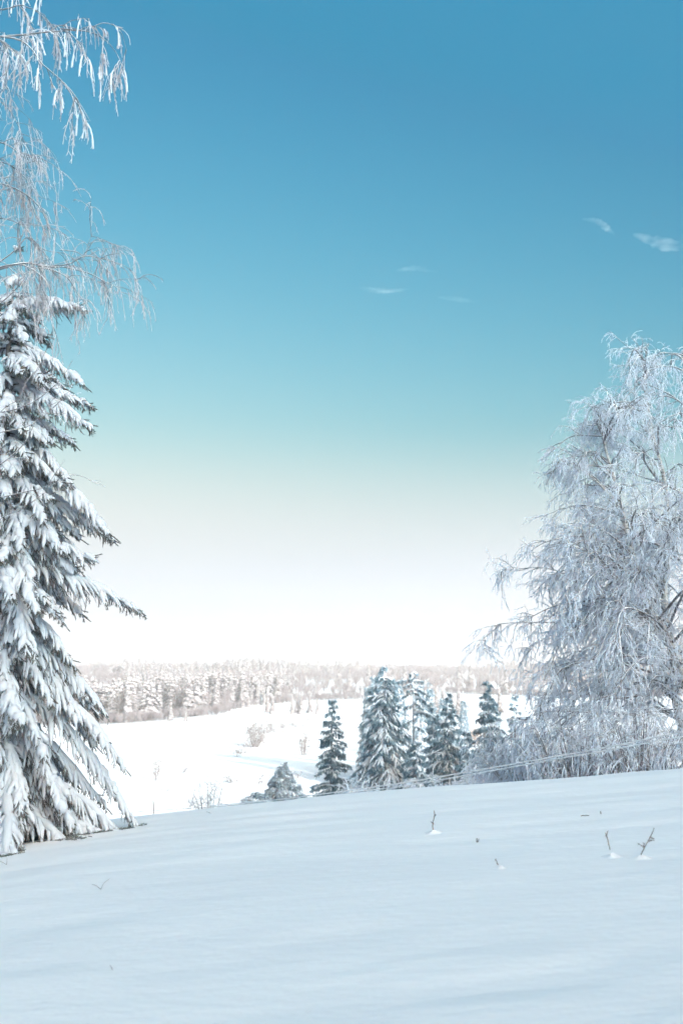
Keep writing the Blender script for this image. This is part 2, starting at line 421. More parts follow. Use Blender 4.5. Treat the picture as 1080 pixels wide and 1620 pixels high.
# ------------------------------------------------------------------ frosted deciduous trees
def frosted(name, loc, stems, l1, rng, n2=9, l2=(0.5, 1.1), n3=12, l3=(0.25, 0.6), n4=3, l4=(0.05, 0.13), tw=0.007, sw=0.005, g2=0.5, g3=1.6,
            seg3=5, trunkmat='birch_bark', label=None, cat='birch tree', group=None, limb_r=0.02, wig=0.10, sd=0.9, parts=('trunk', 'limbs', 'hanging_twigs'), limbmat='limb', twigmat='rime', rimed=0.0):
    """stems: list of (points (n,3) world, r0, r1); l1: list of (points world, r0)"""
    loc = np.asarray(loc, float); root = empty(name, loc, label, cat, group)
    if stems:
        tb = MB()
        for pts, r0, r1 in stems:
            tubes(tb, (pts-loc)[None], np.linspace(r0, r1, len(pts))[None], 9)
        tb.build(parts[0], M[trunkmat], root)
    lm = MB(); tws = MB(); rm = MB()
    for pts, r0 in l1:
        tubes(lm, (pts-loc)[None], (r0*np.linspace(1, 0.2, len(pts)))[None], 5)
    n = 12
    A = np.stack([p[np.linspace(0, len(p)-1, n).round().astype(int)] for p, _ in l1])-loc
    LL = np.linalg.norm(np.diff(A, axis=1), axis=2).sum(1)
    c2 = np.maximum((n2*LL).astype(int), 3)
    i2 = np.repeat(np.arange(len(A)), c2); m = len(i2)
    t2 = rng.uniform(0.12, 1, m)
    p, T = sample(A, i2, t2)
    D = T*np.where(t2 > .9, 1.0, .75)[:, None]+perp(T, rng, 0.2)*sd
    L2 = rng.uniform(*l2, m)*(1-0.35*t2)
    P2 = grow(p, D, L2, 6, g2, wig, rng)
    tubes(lm, P2, np.repeat(limb_r*0.45*np.linspace(1, 0.35, 7)[None], m, 0), 4)
    # twigs on second order limbs and on the limb ends
    c3 = np.maximum((n3*L2).astype(int), 2); i3 = np.repeat(np.arange(m), c3)
    t3 = rng.uniform(0.08, 1, len(i3)); p, T = sample(P2, i3, t3)
    D = T*0.8+perp(T, rng)*sd; D[:, 2] -= 0.25
    L3 = rng.uniform(*l3, len(i3))
    P3 = grow(p, D, L3, seg3, g3*rng.uniform(0.6, 1.3, len(i3)), wig*0.8, rng)
    tubes(tws, P3, tw*(0.7+0.5*rng.random((len(i3), 1)))*np.linspace(1, 0.65, seg3+1)[None], 3)
    if rimed:
        q = rng.random(len(i3)) < rimed; Q = P3[q, 1:]
        tubes(rm, Q, tw*1.7*(0.6+0.7*rng.random((q.sum(), seg3))), 4)
    if n4:
        i4 = np.repeat(np.arange(len(i3)), n4); p, T = sample(P3, i4, rng.uniform(0.05, 1, len(i4)))
        D = T*0.9+perp(T, rng)*0.75; D[:, 2] -= 0.15
        P4 = grow(p, D, rng.uniform(*l4, len(i4)), 2, 0.5, 0.1, rng)
        tubes(tws, P4, np.repeat(sw*np.array([1, .9, .5])[None], len(i4), 0), 3)
    lm.build(parts[1], M[limbmat], root); tws.build(parts[2], M[twigmat], root)
    if rimed and rm.V: rm.build('rime', M['rime'], root)
    return root

def arc_limbs(stem, n, rng, t0, t1, env, axis, up=0.5, drop=0.35, azr=None, r=0.03, lmax=4.2):
    """limbs that leave a stem, rise, then droop at the crown's edge"""
    out_ = []
    for q in range(n):
        t = t0+(t1-t0)*(q+rng.random())/n
        f = t*(len(stem)-1); i_ = min(int(f), len(stem)-2); p0 = stem[i_]+(stem[i_+1]-stem[i_])*(f-i_)
        az = rng.uniform(0, 2*math.pi) if azr is None else rng.uniform(*azr)
        d = np.array([math.cos(az), math.sin(az), 0]); e = env(p0[2]); rx = p0[0]-axis[0]; ry = p0[1]-axis[1]
        bq = rx*d[0]+ry*d[1]; disc = bq*bq-(rx*rx+ry*ry-e*e); so_ = -bq+math.sqrt(disc) if disc > 0 else 0.4
        reach = min(max(so_*rng.uniform(0.55, 1.0), 0.35), lmax*(1-0.62*(t-t0)/max(1-t0, .01)))
        end = p0+d*reach; end[2] += up*reach*rng.uniform(0.2, 1.3)-drop*reach*rng.uniform(0, 1)
        hl = np.linalg.norm(end-p0)
        m1 = p0+(end-p0)*0.35+np.array([0, 0, 0.16*hl])+rng.normal(size=3)*0.05*hl
        m2 = p0+(end-p0)*0.72+np.array([0, 0, 0.17*hl])+rng.normal(size=3)*0.05*hl
        out_.append((spline([p0, m1, m2, end], 14), r*min(1.3, 0.4+hl*0.25)))
    return out_
# ------------------------------------------------------------------ the near spruce on the left
rng = np.random.default_rng(11)
SY = 14.6
sx = P(-14, 1300, SY)[0]
sb = np.array([sx, SY, gz(sx, SY)])
H1 = P(0, 440, SY)[2]-sb[2]
def zpx(py, Y=SY): return P(0, py, Y)[2]-sb[2]
rp_y = [440, 480, 500, 540, 565, 600, 640, 700, 760, 815, 860, 910, 960, 1030, 1100, 1170, 1240, 1290, 1330]
rp_x = [8, 20, 62, 80, 110, 98, 106, 125, 120, 148, 150, 150, 130, 190, 160, 180, 225, 240, 230]
rp_h = np.array([zpx(y) for y in rp_y])[::-1]; rp_r = np.array([(x+10)/FPX*SY for x in rp_x])[::-1]
def prof1(u): return (.86+.26*max(0, 1-u/.2))*float(np.interp(u*H1, rp_h, rp_r))
ext = []
for (x, y) in [(125, 562), (112, 622), (127, 686), (146, 706), (175, 815), (168, 890), (146, 942), (214, 1028), (165, 1100), (236, 1232), (248, 1296), (205, 1180), (190, 1310), (120, 1325), (228, 1306), (160, 1322), (80, 1335), (205, 1316), (140, 1290), (250, 1300), (242, 1292), (180, 1318), (60, 1338), (216, 1290), (110, 1336)]:
    l = (x+14)/FPX*SY*.93; h = zpx(y)+(0.6 if y < 1235 else 0.30)*l; ext.append((h, rng.uniform(-0.25, 0.1), l))
spruce('snowy_spruce', sb, H1, prof1, 36, 7, rng, h0=0.06, extra=ext, fs=0.055, fr=0.026, fl=0.42, needle=0.032, nw=0.006, nn=20, sub=3, trunk_r=0.13, lump=2.3, droop=0.85, e_bot=.15, e_top=.22, fg=2.1, tips=.17, jit=.028, clumps=9, cr=.075,
       label='big spruce at left edge with thick snow weighing down its green branches')
# ------------------------------------------------------------------ birch at the left edge
rng = np.random.default_rng(5)
def pxl(pts, Y, dy=0.0, n=18):
    k = len(pts); return spline([P(x, y, Y+dy*q/(k-1)) for q, (x, y) in enumerate(pts)], n)
BX = P(-170, 1300, 11.4); bb = np.array([BX[0], 11.4, gz(BX[0], 11.4)])
bstem = spline([bb-[0, 0, .3], P(-165, 900, 11.4), P(-140, 500, 11.5), P(-150, 100, 11.4), P(-175, -350, 11.3), P(-165, -700, 11.3)], 24)
L1 = []
def lim(pts, Y, dy, r=0.016): L1.append((pxl(pts, Y, dy), r))
top = [
 ([(-150, 120), (-60, 60), (0, 58), (75, 50), (95, 40), (130, 48)], 11.3, .2, .018),
 ([(60, 52), (110, 48), (135, 48), (165, 36), (190, 48), (200, 78)], 11.4, .1, .009),
 ([(95, 45), (140, 50), (165, 62), (185, 85), (195, 112)], 11.4, -.1, .008),
 ([(-140, 130), (-40, 65), (20, 60), (48, 75), (66, 100), (95, 125), (118, 150), (143, 192)], 11.3, -.3, .013),
 ([(-150, 60), (-50, 0), (0, 15), (30, 8), (45, 12), (72, 25), (76, 48)], 11.3, .2, .012),
 ([(-150, 150), (-40, 60), (0, 62), (15, 90), (10, 130), (20, 180)], 11.2, .0, .009),
 ([(-150, 40), (-60, -60), (0, -70), (50, -60), (40, 0)], 11.3, .2, .013),
 ([(-150, 300), (-60, 220), (0, 225), (28, 240), (52, 262)], 11.3, -.1, .013),
 ([(-150, 380), (-60, 290), (0, 290), (45, 310), (70, 340), (80, 380)], 11.2, .1, .011),
 ([(-150, 340), (-70, 290), (0, 300), (30, 300), (50, 330)], 11.6, .1, .010),
 ([(-150, 250), (-60, 150), (0, 160), (30, 200), (45, 250)], 11.3, .1, .010),
 ([(-150, 420), (-60, 350), (0, 345), (40, 360), (62, 400)], 11.2, .1, .010),
 ([(-150, 330), (-60, 250), (0, 255), (35, 275), (60, 315), (75, 350)], 11.5, .1, .010),
 ([(-140, 520), (-50, 440), (0, 425), (40, 416), (75, 422), (110, 422)], 11.2, .2, .024),
 ([(70, 421), (108, 418), (135, 405), (168, 411), (200, 422), (219, 445)], 11.4, .1, .008),
 ([(95, 395), (120, 398), (133, 403), (142, 380), (150, 366)], 11.4, .1, .006),
 ([(135, 403), (150, 380), (165, 384), (171, 402)], 11.5, .1, .005),
 ([(60, 420), (90, 430), (110, 442), (125, 468), (140, 500)], 11.3, -.2, .008),
 ([(-10, 425), (30, 418), (60, 432), (78, 455), (82, 500), (84, 540)], 11.2, -.2, .009),
 ([(100, 422), (140, 432), (165, 445), (185, 455), (203, 475)], 11.4, -.2, .007),
 ([(-40, 440), (20, 400), (45, 375), (70, 395), (100, 400)], 11.4, .2, .009),
 ([(-50, 500), (0, 480), (40, 440), (30, 430)], 11.1, .1, .010),
 ([(-140, 640), (-40, 640), (0, 652), (45, 640), (75, 620), (100, 595), (115, 570)], 11.2, .2, .011),
 ([(-140, 760), (-40, 745), (0, 735), (40, 700), (60, 660), (95, 620)], 11.2, .2, .011),
 ([(-140, 700), (-30, 690), (10, 682), (50, 672), (90, 640)], 11.0, .2, .010),
 ([(-140, 800), (-20, 790), (40, 778), (75, 770), (120, 750)], 11.1, .2, .009),
 ([(-140, 860), (-20, 830), (10, 815), (60, 790)], 11.0, .2, .009),
]
for a, Y, dy, r in top[:7]: lim(a, Y, dy, r)
tl = [(p, r) for p, r in L1]
L1 = []
for a, Y, dy, r in top[7:22]: lim(a, Y, dy, r)
ml = L1; L1 = []
for a, Y, dy, r in top[22:]: lim(a, Y, dy, r)
ll = L1
# one tree, three densities of rime on its limbs
def leftbirch():
    root = frosted('frosted_birch', bb, [(bstem, .15, .03)], tl, rng, n2=4.2, l2=(.2, .7), n3=19, l3=(.12, .42), n4=3, l4=(.03, .07), tw=.0055, sw=.0045, g2=.9, g3=2.6,
                   limb_r=.012, label='tall rime covered birch reaching in from the left edge above the spruce', rimed=.25, twigmat='rime_fine')
    for grp, kw in ((ml, dict(n2=8, l2=(.25, .7), n3=14, l3=(.12, .38), n4=3, l4=(.02, .06), tw=.0042, sw=.003, g2=.8, g3=2.2, limb_r=.010, twigmat='rime_fine')),
                    (ll, dict(n2=3.5, l2=(.15, .45), n3=6, l3=(.08, .2), n4=1, l4=(.02, .05), tw=.004, sw=.003, g2=.1, g3=.2, limb_r=.010, twigmat='twig'))):
        t = frosted('tmp', bb, [], grp, rng, **kw)
        for c in list(t.children):
            if c.type == 'MESH': c.parent = root
        bpy.data.objects.remove(t)
    lims = arc_limbs(bstem, 22, rng, .35, .97, lambda z: 1.9, (bb[0], bb[1]), azr=(math.pi*.45, math.pi*1.6), r=.03)
    t = frosted('tmp', bb, [], lims, rng, n2=6, l2=(.3, .8), n3=12, l3=(.15, .45), n4=2, tw=.006, sw=.005, g2=.7, g3=2.0, limb_r=.014)
    for c in list(t.children): c.parent = root
    bpy.data.objects.remove(t)
    return root
leftbirch()

# ------------------------------------------------------------------ big birch at the right edge
rng = np.random.default_rng(21)
RY = 28.0
rb = np.array([P(1118, 1200, RY)[0], RY, 0]); rb[2] = gz(rb[0], rb[1])
def q(px, py, Y=RY): return P(px, py, Y)
g0 = rb-[0, 0, .3]
s1 = spline([g0, q(1100, 1140), q(1062, 1020), q(1025, 960), q(1003, 890), q(985, 815), q(965, 740), q(952, 690), q(946, 655)], 26)
s1b = spline([q(1055, 1010), q(1010, 950), q(968, 905, RY-.4), q(940, 880, RY-.7), q(905, 862, RY-1)], 14)
s1c = spline([q(978, 800), q(950, 768), q(925, 745), q(905, 722)], 10)
s2 = spline([g0+[.15, .3, 0], q(1072, 1130, RY+.6), q(1060, 1020, RY+.8), q(1050, 940, RY+.9), q(1058, 860, RY+1), q(1050, 760, RY+1), q(1030, 680, RY+.8), q(1020, 600, RY+.8), q(1016, 565, RY+.8)], 26)
s3 = spline([g0+[.3, .1, 0], q(1120, 1000), q(1118, 850), q(1095, 700), q(1085, 600), q(1080, 555)], 22)
s4 = spline([q(1119, 900, RY), q(1150, 760, RY+.4), q(1170, 640, RY+.6), q(1180, 540, RY+.4)], 18)
ev_y = [540, 600, 650, 700, 760, 820, 870, 905, 960, 1000, 1060, 1110, 1170, 1230]
ev_x = [60, 95, 125, 195, 215, 215, 250, 262, 262, 300, 290, 285, 300, 290]
ev_z = np.array([q(0, y)[2] for y in ev_y])[::-1]; ev_r = np.array([x/FPX*RY for x in ev_x])[::-1]
env = lambda z: float(np.interp(z, ev_z, ev_r))
ax = (q(1100, 900)[0], RY)
lims = []
LEFT = (math.pi*.62, math.pi*1.38)
lims += arc_limbs(s1b, 12, rng, .1, 1, env, ax, azr=LEFT, r=.02, lmax=2.0)
lims += arc_limbs(s1c, 7, rng, .1, 1, env, ax, azr=LEFT, r=.02, lmax=1.2)
lims += arc_limbs(s1, 50, rng, .18, 1, env, ax, azr=(math.pi*.35, math.pi*1.65), r=.032, up=.7, drop=.6)
lims += arc_limbs(s2, 38, rng, .12, 1, env, ax, azr=(math.pi*.4, math.pi*1.6), r=.035, up=.45, drop=.75)
lims += arc_limbs(s3, 34, rng, .12, 1, env, ax, r=.035, up=.4, drop=.6)
lims += arc_limbs(s4, 8, rng, .1, 1, env, ax, azr=(-1.2, 1.2), r=.03)
for pts in ([(1010, 950), (930, 925), (870, 900), (815, 900), (782, 907)], [(1060, 1010), (960, 985), (880, 985), (820, 985), (778, 992), (764, 1030)],
            [(1070, 1060), (960, 1060), (900, 1055), (850, 1080)], [(1080, 1120), (980, 1130), (900, 1125), (845, 1130), (805, 1165)], [(1030, 1100), (940, 1110), (870, 1150), (835, 1185)],
            [(985, 815), (930, 800), (890, 805), (868, 830)], [(952, 690), (905, 690), (875, 712)], [(965, 740), (915, 735), (880, 740), (862, 768)],
            [(1018, 570), (1002, 553), (994, 575)], [(1030, 640), (995, 645), (965, 655), (950, 675)], [(1003, 890), (930, 850), (870, 855), (838, 872)]):
    lims.append((spline([q(x, y, RY+rng.normal()*.25) for x, y in pts], 16), .026))
lims += arc_limbs(s1, 22, rng, .10, .55, env, ax, azr=(math.pi*.75, math.pi*1.3), r=.03, up=.25, drop=.9)
lims += arc_limbs(s2, 22, rng, .08, .5, env, ax, azr=(math.pi*.7, math.pi*1.5), r=.03, up=.2, drop=.8)
birch_r = frosted('frosted_birch', rb, [(s1, .13, .009), (s1b, .05, .008), (s1c, .035, .007), (s2, .12, .009), (s3, .13, .009), (s4, .09, .01)], lims, rng, n2=3.9, l2=(.45, 1.2), n3=11, l3=(.18, .5), n4=3, l4=(.06, .16),
        tw=.0085, sw=.0065, g2=.45, g3=1.15, limb_r=.03, wig=.16, label='wide white frosted birch filling the right edge of the slope', rimed=.0)

# ------------------------------------------------------------------ frosted bushes beyond the brow
def bush(name, px, Y, h, w, n, rng, label, group=None, tw=.008, n2=4, mat_='rime', lm='limb', pxtop=None, cat='bush', sp=1.0, g=0.35, n3=9, n4=2, lean=0):
    base = on(px, Y); l1 = []
    for i_ in range(n):
        a = rng.uniform(0, 2*math.pi); r = w*math.sqrt(rng.random())*sp
        hh = h*rng.uniform(.6, 1)*(1-.3*(r/w)**2)
        p0 = base+[math.cos(a)*r*.25, math.sin(a)*r*.25, -.15]; p1 = base+[math.cos(a)*r*.7, math.sin(a)*r*.7, hh*.6]; p2 = base+[math.cos(a)*r*1.05+lean*hh, math.sin(a)*r*1.05, hh]
        l1.append((spline([p0, p1, p2], 12), .012*h/1.5))
    return frosted(name, base, [], l1, rng, n2=n2, l2=(.15*h, .35*h), n3=n3/h*1.5, l3=(.08*h, .22*h), n4=n4, l4=(.03*h, .07*h), tw=tw, sw=tw*.75, g2=g, g3=g*1.6, limb_r=.012*h/1.5, seg3=3,
                   label=label, cat=cat, group=group, parts=('trunk', 'stems', 'twigs'), limbmat=lm, twigmat=mat_)
rng = np.random.default_rng(31)
bush('frosted_bush', 838, 30, 2.3, 1.6, 60, rng, 'low frosted bush drooping over the brow below the left side of the big birch', tw=.012, g=1.0)
bush('frosted_bush', 905, 27, 2.2, 1.6, 60, rng, 'dense frosted bush under the big birch, in the middle of its foot', tw=.011, g=1.0)
bush('frosted_bush', 1000, 26, 2.1, 2.0, 66, rng, 'wide frosted bush under the big birch near the right edge', tw=.011, g=1.0)
bush('frosted_bush', 1075, 25, 1.5, 1.4, 34, rng, 'frosted bush on the brow cut by the right edge', tw=.010, g=.9)
# ------------------------------------------------------------------ spruces on the slope below the brow
def mid(px, top, Y, hw, seed, label, nlay=20, per=6, pw=0.85, lean=0, cls=None, name='snowy_spruce', group='snowy spruces below the brow', **kw):
    rng = np.random.default_rng(seed); b = on(px, Y); H = P(px, top, Y)[2]-b[2]; R_ = hw/FPX*Y
    vis = (1262-top)/FPX*Y                                            # visible height
    pr = cls or (lambda u: R_*min(1.15, ((1-u)*H/vis))**pw)
    a = dict(h0=.08, fs=.17, fr=.052, fl=.75, needle=.13, nw=.03, nn=20, sub=3, snow=.7, jit=.022, clumps=1.2, cr=.11, ring=5, k=4, trunk_r=.14, nmat='needle_mid', core=.012, floor=False, lump=2.1, fg=1.5, trunkmat='bark_mid')
    a.update(kw)
    return spruce(name, b, H, pr, nlay, per, rng, label=label, group=group, **a)
mid(525, 1106, 62, 37, 1, 'slender blue-green spruce with thin level branches, left of the big drooping spruce', nlay=17, per=5, pw=.62, droop=.28, e_top=.12, e_bot=-.02, fl=.5, fr=.03, lump=1.5, snow=.5, clumps=1.2)
mid(606, 1058, 58, 60, 2, 'largest spruce below the brow, broad with heavy drooping snowy branches', nlay=17, per=7, pw=.62, droop=.75, e_bot=.15, fr=.05, fl=.95, e_top=.3, lump=1.9)
mid(683, 1124, 66, 24, 13, 'small bushy spruce squeezed between the bare pine trunk and its right neighbour', nlay=12, per=6, pw=.45, droop=.6, fl=.6)
mid(706, 1104, 60, 42, 3, 'spruce right of the tall thin pine, with swept snowy branches', nlay=16, per=6, pw=.66, droop=.55, fr=.045)
mid(768, 1084, 61, 46, 4, 'conical spruce standing alone just left of the big frosted birch', nlay=17, per=6, pw=.72, droop=.52, fr=.045)
mid(810, 1098, 78, 26, 5, 'narrow spruce half hidden behind the left rim of the big birch', nlay=16, per=5, pw=.7, droop=.4, fr=.05)
mid(735, 1158, 58, 28, 6, 'short spruce filling the gap between two taller spruces near the cable', nlay=9, per=6, pw=.6, droop=.5)
mid(655, 1172, 56, 34, 7, 'low spruce at the foot of the tall thin pine', nlay=9, per=6, pw=.6, droop=.6)
mid(578, 1205, 64, 18, 8, 'young spruce tucked under the left side of the broadest spruce', nlay=8, per=5, pw=.6, droop=.5, snow=.8)
# small round fir at the brow, left of the group
mid(450, 1211, 48, 36, 9, 'small round snowy fir alone on the brow, left of the spruce group', nlay=12, per=8, pw=.75, droop=.45, name='young_fir', group=None, cat='fir tree', snow=1.0, clumps=3, cr=.09, nmat='needle_frost', fs=.08, fr=.042, fl=.42, h0=.3)
mid(412, 1256, 47, 20, 10, 'low snow laden fir tip lying left of the small round fir', nlay=4, per=6, pw=.4, droop=.3, name='young_fir', group=None, cat='fir tree', snow=1.0, clumps=3, cr=.09, nmat='needle_frost', fs=.12, fr=.045, fl=.4, h0=.5)
# tall thin pine with tufts of needles near its top
rng = np.random.default_rng(77)
pb = on(652, 60); pH = P(662, 1066, 60)[2]-pb[2]
def pine_prof(u):
    return 1.25 if u > .9 else (1.0 if u > .62 else .15)
spruce('thin_pine', pb, pH, lambda u: .35, 2, 2, rng, h0=.9, droop=.75, e_top=.35, e_bot=.35, fs=.16, fr=.075, fl=.32, needle=.13, nw=.022, nn=16, sub=2, ring=5, k=4,
       trunk_r=.10, nmat='needle_mid', core=.016, floor=False, lump=1.6, snow=.6, group=None, trunkmat='bark_mid', cat='pine tree', label='tall thin pine with a bare trunk and snowy tufts at the top',
       extra=[(pH*.955, 3.0, .8), (pH*.95, .3, .5), (pH*.93, 3.5, .5), (pH*.985, 1.6, .45), (pH*.90, .1, .8), (pH*.87, 3.3, .5), (pH*.84, .6, .9), (pH*.81, 5.4, .8), (pH*.79, 2.9, .5), (pH*.75, .2, 1.1), (pH*.74, 5.8, .9), (pH*.70, 3.3, .6), (pH*.66, .3, .5)])
rng = np.random.default_rng(32)
bush('frosted_bush', 566, 56, 3.0, 1.0, 30, rng, 'pale frosted sapling between the slender spruce and the broadest spruce', tw=.022, mat_='rime')
bush('frosted_bush', 690, 50, 2.3, 2.3, 40, rng, 'low frosted undergrowth under the spruce right of the thin pine', tw=.02)
bush('frosted_bush', 750, 47, 2.2, 2.3, 40, rng, 'low frosted undergrowth at the foot of the conical spruce', tw=.02)
bush('frosted_bush', 800, 44, 2.4, 2.0, 40, rng, 'bluish frosted bush between the conical spruce and the big birch', tw=.018)
bush('frosted_bush', 620, 52, 1.8, 2.0, 30, rng, 'thin frosted shoots poking up at the foot of the broadest spruce', tw=.018)
bush('frosted_bush', 485, 58, 2.2, 1.3, 24, rng, 'thin bare bush between the round fir and the slender spruce', tw=.02, mat_='twig')
bush('bare_bush', 336, 42, 2.4, 0.75, 14, rng, 'small bare twiggy bush standing at the snow brow right of the near spruce', tw=.010, mat_='twig', sp=.9, g=.1, n3=7, n4=1, cat='bush')
bush('bare_bush', 298, 40, 1.3, 0.5, 6, rng, 'tiny bare shoots at the brow beside the small twiggy bush', tw=.008, mat_='twig', g=.1, n3=6, n4=1)
# ------------------------------------------------------------------ bushes and trees out on the valley floor
def vpt(px, py):
    """where the sight line through a photograph pixel meets the valley ground"""
    Ys = np.linspace(90, 900, 1200); pts = np.array([P(px, py, y) for y in Ys]); g = ground_z(pts[:, 0], pts[:, 1])
    k = np.argmax(pts[:, 2] < g); return pts[k, 0], pts[k, 1]
def fbush(name, px, py, hpx, wpx, n, seed, label, group=None, cat='bush', **kw):
    x, y = vpt(px, py); rng = np.random.default_rng(seed); s = y/FPX
    kw.setdefault('tw', .00055*y*.4); kw.setdefault('mat_', 'field_twig'); kw.setdefault('lm', 'field_twig'); kw.setdefault('n2', .6 if hpx < 30 else .8); kw.setdefault('n3', 5); kw.setdefault('n4', 1); kw.setdefault('g', .15)
    return bush(name, 540+x/y*FPX, y, hpx*s, wpx*s/2, n, rng, label, group, cat=cat, **kw)
fbush('bare_bush', 402, 1182, 42, 50, 46, 1, 'round pale frosted bush in the middle of the sunlit valley field', g=.5)
fbush('bare_bush', 385, 1192, 16, 44, 22, 2, 'low pale scrub just left of the round valley bush, in the blue shadow')
fbush('bare_bush', 375, 1197, 10, 30, 12, 12, 'tiny scrub patch lying below the round valley bush')
fbush('bare_bush', 247, 1236, 38, 20, 14, 3, 'upright twiggy thicket in the snow close right of the near spruce', g=.05)
fbush('bare_bush', 293, 1236, 36, 10, 5, 4, 'single thin upright shoot standing alone in the valley snow', g=.05)
fbush('bare_bush', 430, 1158, 22, 46, 26, 5, 'wide low thicket along the rise behind the round valley bush')
fbush('bare_bush', 480, 1195, 40, 26, 20, 6, 'sparse bare bush left of the slender spruce out in the valley')
fbush('bare_bush', 455, 1242, 26, 60, 26, 7, 'low scrub behind the small round fir')
fbush('bare_bush', 372, 1240, 14, 44, 22, 8, 'low dark scrub on the edge of the snow shelf left of the small fir')
fbush('bare_bush', 412, 1243, 20, 12, 8, 9, 'small upright tuft on the snow shelf edge close to the small fir')
fbush('bare_bush', 474, 1150, 14, 70, 30, 10, 'long pale thicket on the far rise left of the spruce group')
fbush('bare_bush', 262, 1252, 8, 40, 10, 11, 'faint low stubble in the snow near the left spruce')
fbush('bare_tree', 197, 1142, 48, 44, 50, 21, 'rounded bare frosted tree standing in front of the forest edge at left', cat='tree', g=.25)
fbush('bare_tree', 448, 1160, 24, 9, 8, 22, 'small dark lone tree on the far rise', cat='tree')
fbush('reed_patch', 745, 1178, 26, 60, 60, 23, 'rusty brown thicket showing between two spruces', mat_='reed', lm='reed')
fbush('bare_bush', 700, 1130, 22, 120, 46, 24, 'pale thicket band behind the thin pine across the far field')

def far_spruce_geo(rng, H, Rr, nb=7, lay=14):
    """a light snowy conifer: tiers of ragged drooping blades, snow above, needles below"""
    a = MB(); b = MB()
    u = np.repeat(np.linspace(.06, .97, lay), nb)+rng.normal(size=lay*nb)*.012
    n = len(u); az = rng.uniform(0, 2*math.pi, n); L = Rr*(1-u)**.8*rng.uniform(.6, 1.1, n)+.03*H*(u > .8)
    d = np.stack([np.cos(az), np.sin(az), np.zeros(n)], -1); s = np.stack([-d[:, 1], d[:, 0], np.zeros(n)], -1)
    z = np.zeros((n, 3)); z[:, 2] = u*H
    drop = np.zeros((n, 3)); drop[:, 2] = -L*rng.uniform(.35, .7, n)
    w = (L*.42)[:, None]; th_ = np.zeros((n, 3)); th_[:, 2] = .018*H
    tip = z+d*L[:, None]+drop; midp = z+d*L[:, None]*.55+drop*.35
    for mbb, o in ((a, th_*1.0), (b, -th_)):
        V = np.stack([z+o*0.3, midp+s*w+o-np.array([0, 0, .012*H]), midp+o*2.4, midp-s*w+o-np.array([0, 0, .012*H]), tip+o], 1).reshape(-1, 3)
        k = np.arange(n)[:, None]*5
        F = np.concatenate([k+[0, 1, 2], k+[0, 2, 3], k+[1, 4, 2], k+[2, 4, 3]])
        mbb.add(V, F)
    # needle fringe
    q = np.repeat(np.arange(n), 5); f = rng.uniform(.3, 1, len(q))[:, None]
    p = z[q]+(tip-z)[q]*f+s[q]*rng.uniform(-1, 1, (len(q), 1))*w[q]*.7
    spikes(b, p, p+np.stack([rng.normal(size=len(q))*.02*H, rng.normal(size=len(q))*.02*H, -rng.uniform(.02, .07, len(q))*H], -1), np.full(len(q), .03*H), rng)
    return a, b
def far_bare_geo(rng, H, W, n=34):
    """a bare frosted crown of upright twigs"""
    a = MB()
    p0 = np.zeros((1, 3)); tubes(a, np.array([[[0, 0, -.5], [0, 0, H*.3], [0.1, 0, H*.75]]]), np.array([[.16, .12, .04]])*H/12, 3)
    m = n; b = np.zeros((m, 3)); b[:, 2] = rng.uniform(.12, .6, m)*H
    az = rng.uniform(0, 2*math.pi, m); r = W*rng.uniform(.3, 1, m)
    t = b+np.stack([np.cos(az)*r, np.sin(az)*r, (.25+.35*rng.random(m))*H*(1-.4*(r/W)**2)], -1); t[:, 2] = np.minimum(t[:, 2], H*(1-.25*(r/W)**2))
    spikes(a, b, t, np.full(m, .018*H), rng)
    q = np.repeat(np.arange(m), 5); f = rng.uniform(.25, 1, len(q))[:, None]; p = b[q]+(t-b)[q]*f
    d = norm(t-b)[q]+rng.normal(size=(len(q), 3))*.55; spikes(a, p, p+norm(d)*H*rng.uniform(.08, .2, (len(q), 1)), np.full(len(q), .012*H), rng)
    return a
def flat(mb):
    V = np.concatenate(mb.V); q = [f for f in mb.F if f.shape[1] == 4]; t = [f for f in mb.F if f.shape[1] == 3]
    T = t+[np.concatenate([f[:, :3], f[:, [0, 2, 3]]]) for f in q]
    return V, np.concatenate(T)
rng = np.random.default_rng(99)
protos = [far_spruce_geo(rng, 1.0, .19+.05*rng.random()) for _ in range(5)]
bprotos = [far_bare_geo(rng, 1.0, .2+.1*rng.random(), 40) for _ in range(6)]
def edge(x):                                  # distance at which the forest begins
    px = 540+x/420*FPX
    return np.interp(px, [60, 160, 300, 345, 380, 480, 560, 640, 760, 900, 1100], [392, 395, 408, 425, 500, 545, 560, 600, 640, 620, 600])+vnoise(x/25, 0*x, 40)*26
def scatter(n, x0, x1, y0, y1):
    x = rng.uniform(x0, x1, n)*1.0; y = rng.uniform(y0, y1, n)
    return x, y
def plant(geos, xs, ys, hs, mbs):
    """joins copies of prototype meshes into the given builders"""
    zs = ground_z(xs, ys)
    for pi in range(len(geos)):
        sel = np.arange(len(xs)) % len(geos) == pi
        if not sel.any(): continue
        g = geos[pi] if isinstance(geos[pi], tuple) else (geos[pi],)
        a = rng.uniform(0, 2*math.pi, sel.sum()); ca, sa = np.cos(a)[:, None], np.sin(a)[:, None]; h = hs[sel][:, None]; wd = h*rng.uniform(.8, 1.7, h.shape)
        for gm, mb in zip(g, mbs):
            V, T = flat(gm)
            X = (V[None, :, 0]*ca-V[None, :, 1]*sa)*wd+xs[sel][:, None]; Y = (V[None, :, 0]*sa+V[None, :, 1]*ca)*wd+ys[sel][:, None]; Z = V[None, :, 2]*h+zs[sel][:, None]
            F = T[None]+(np.arange(sel.sum())*len(V))[:, None, None]
            mb.add(np.stack([X, Y, Z], -1).reshape(-1, 3), F.reshape(-1, 3))
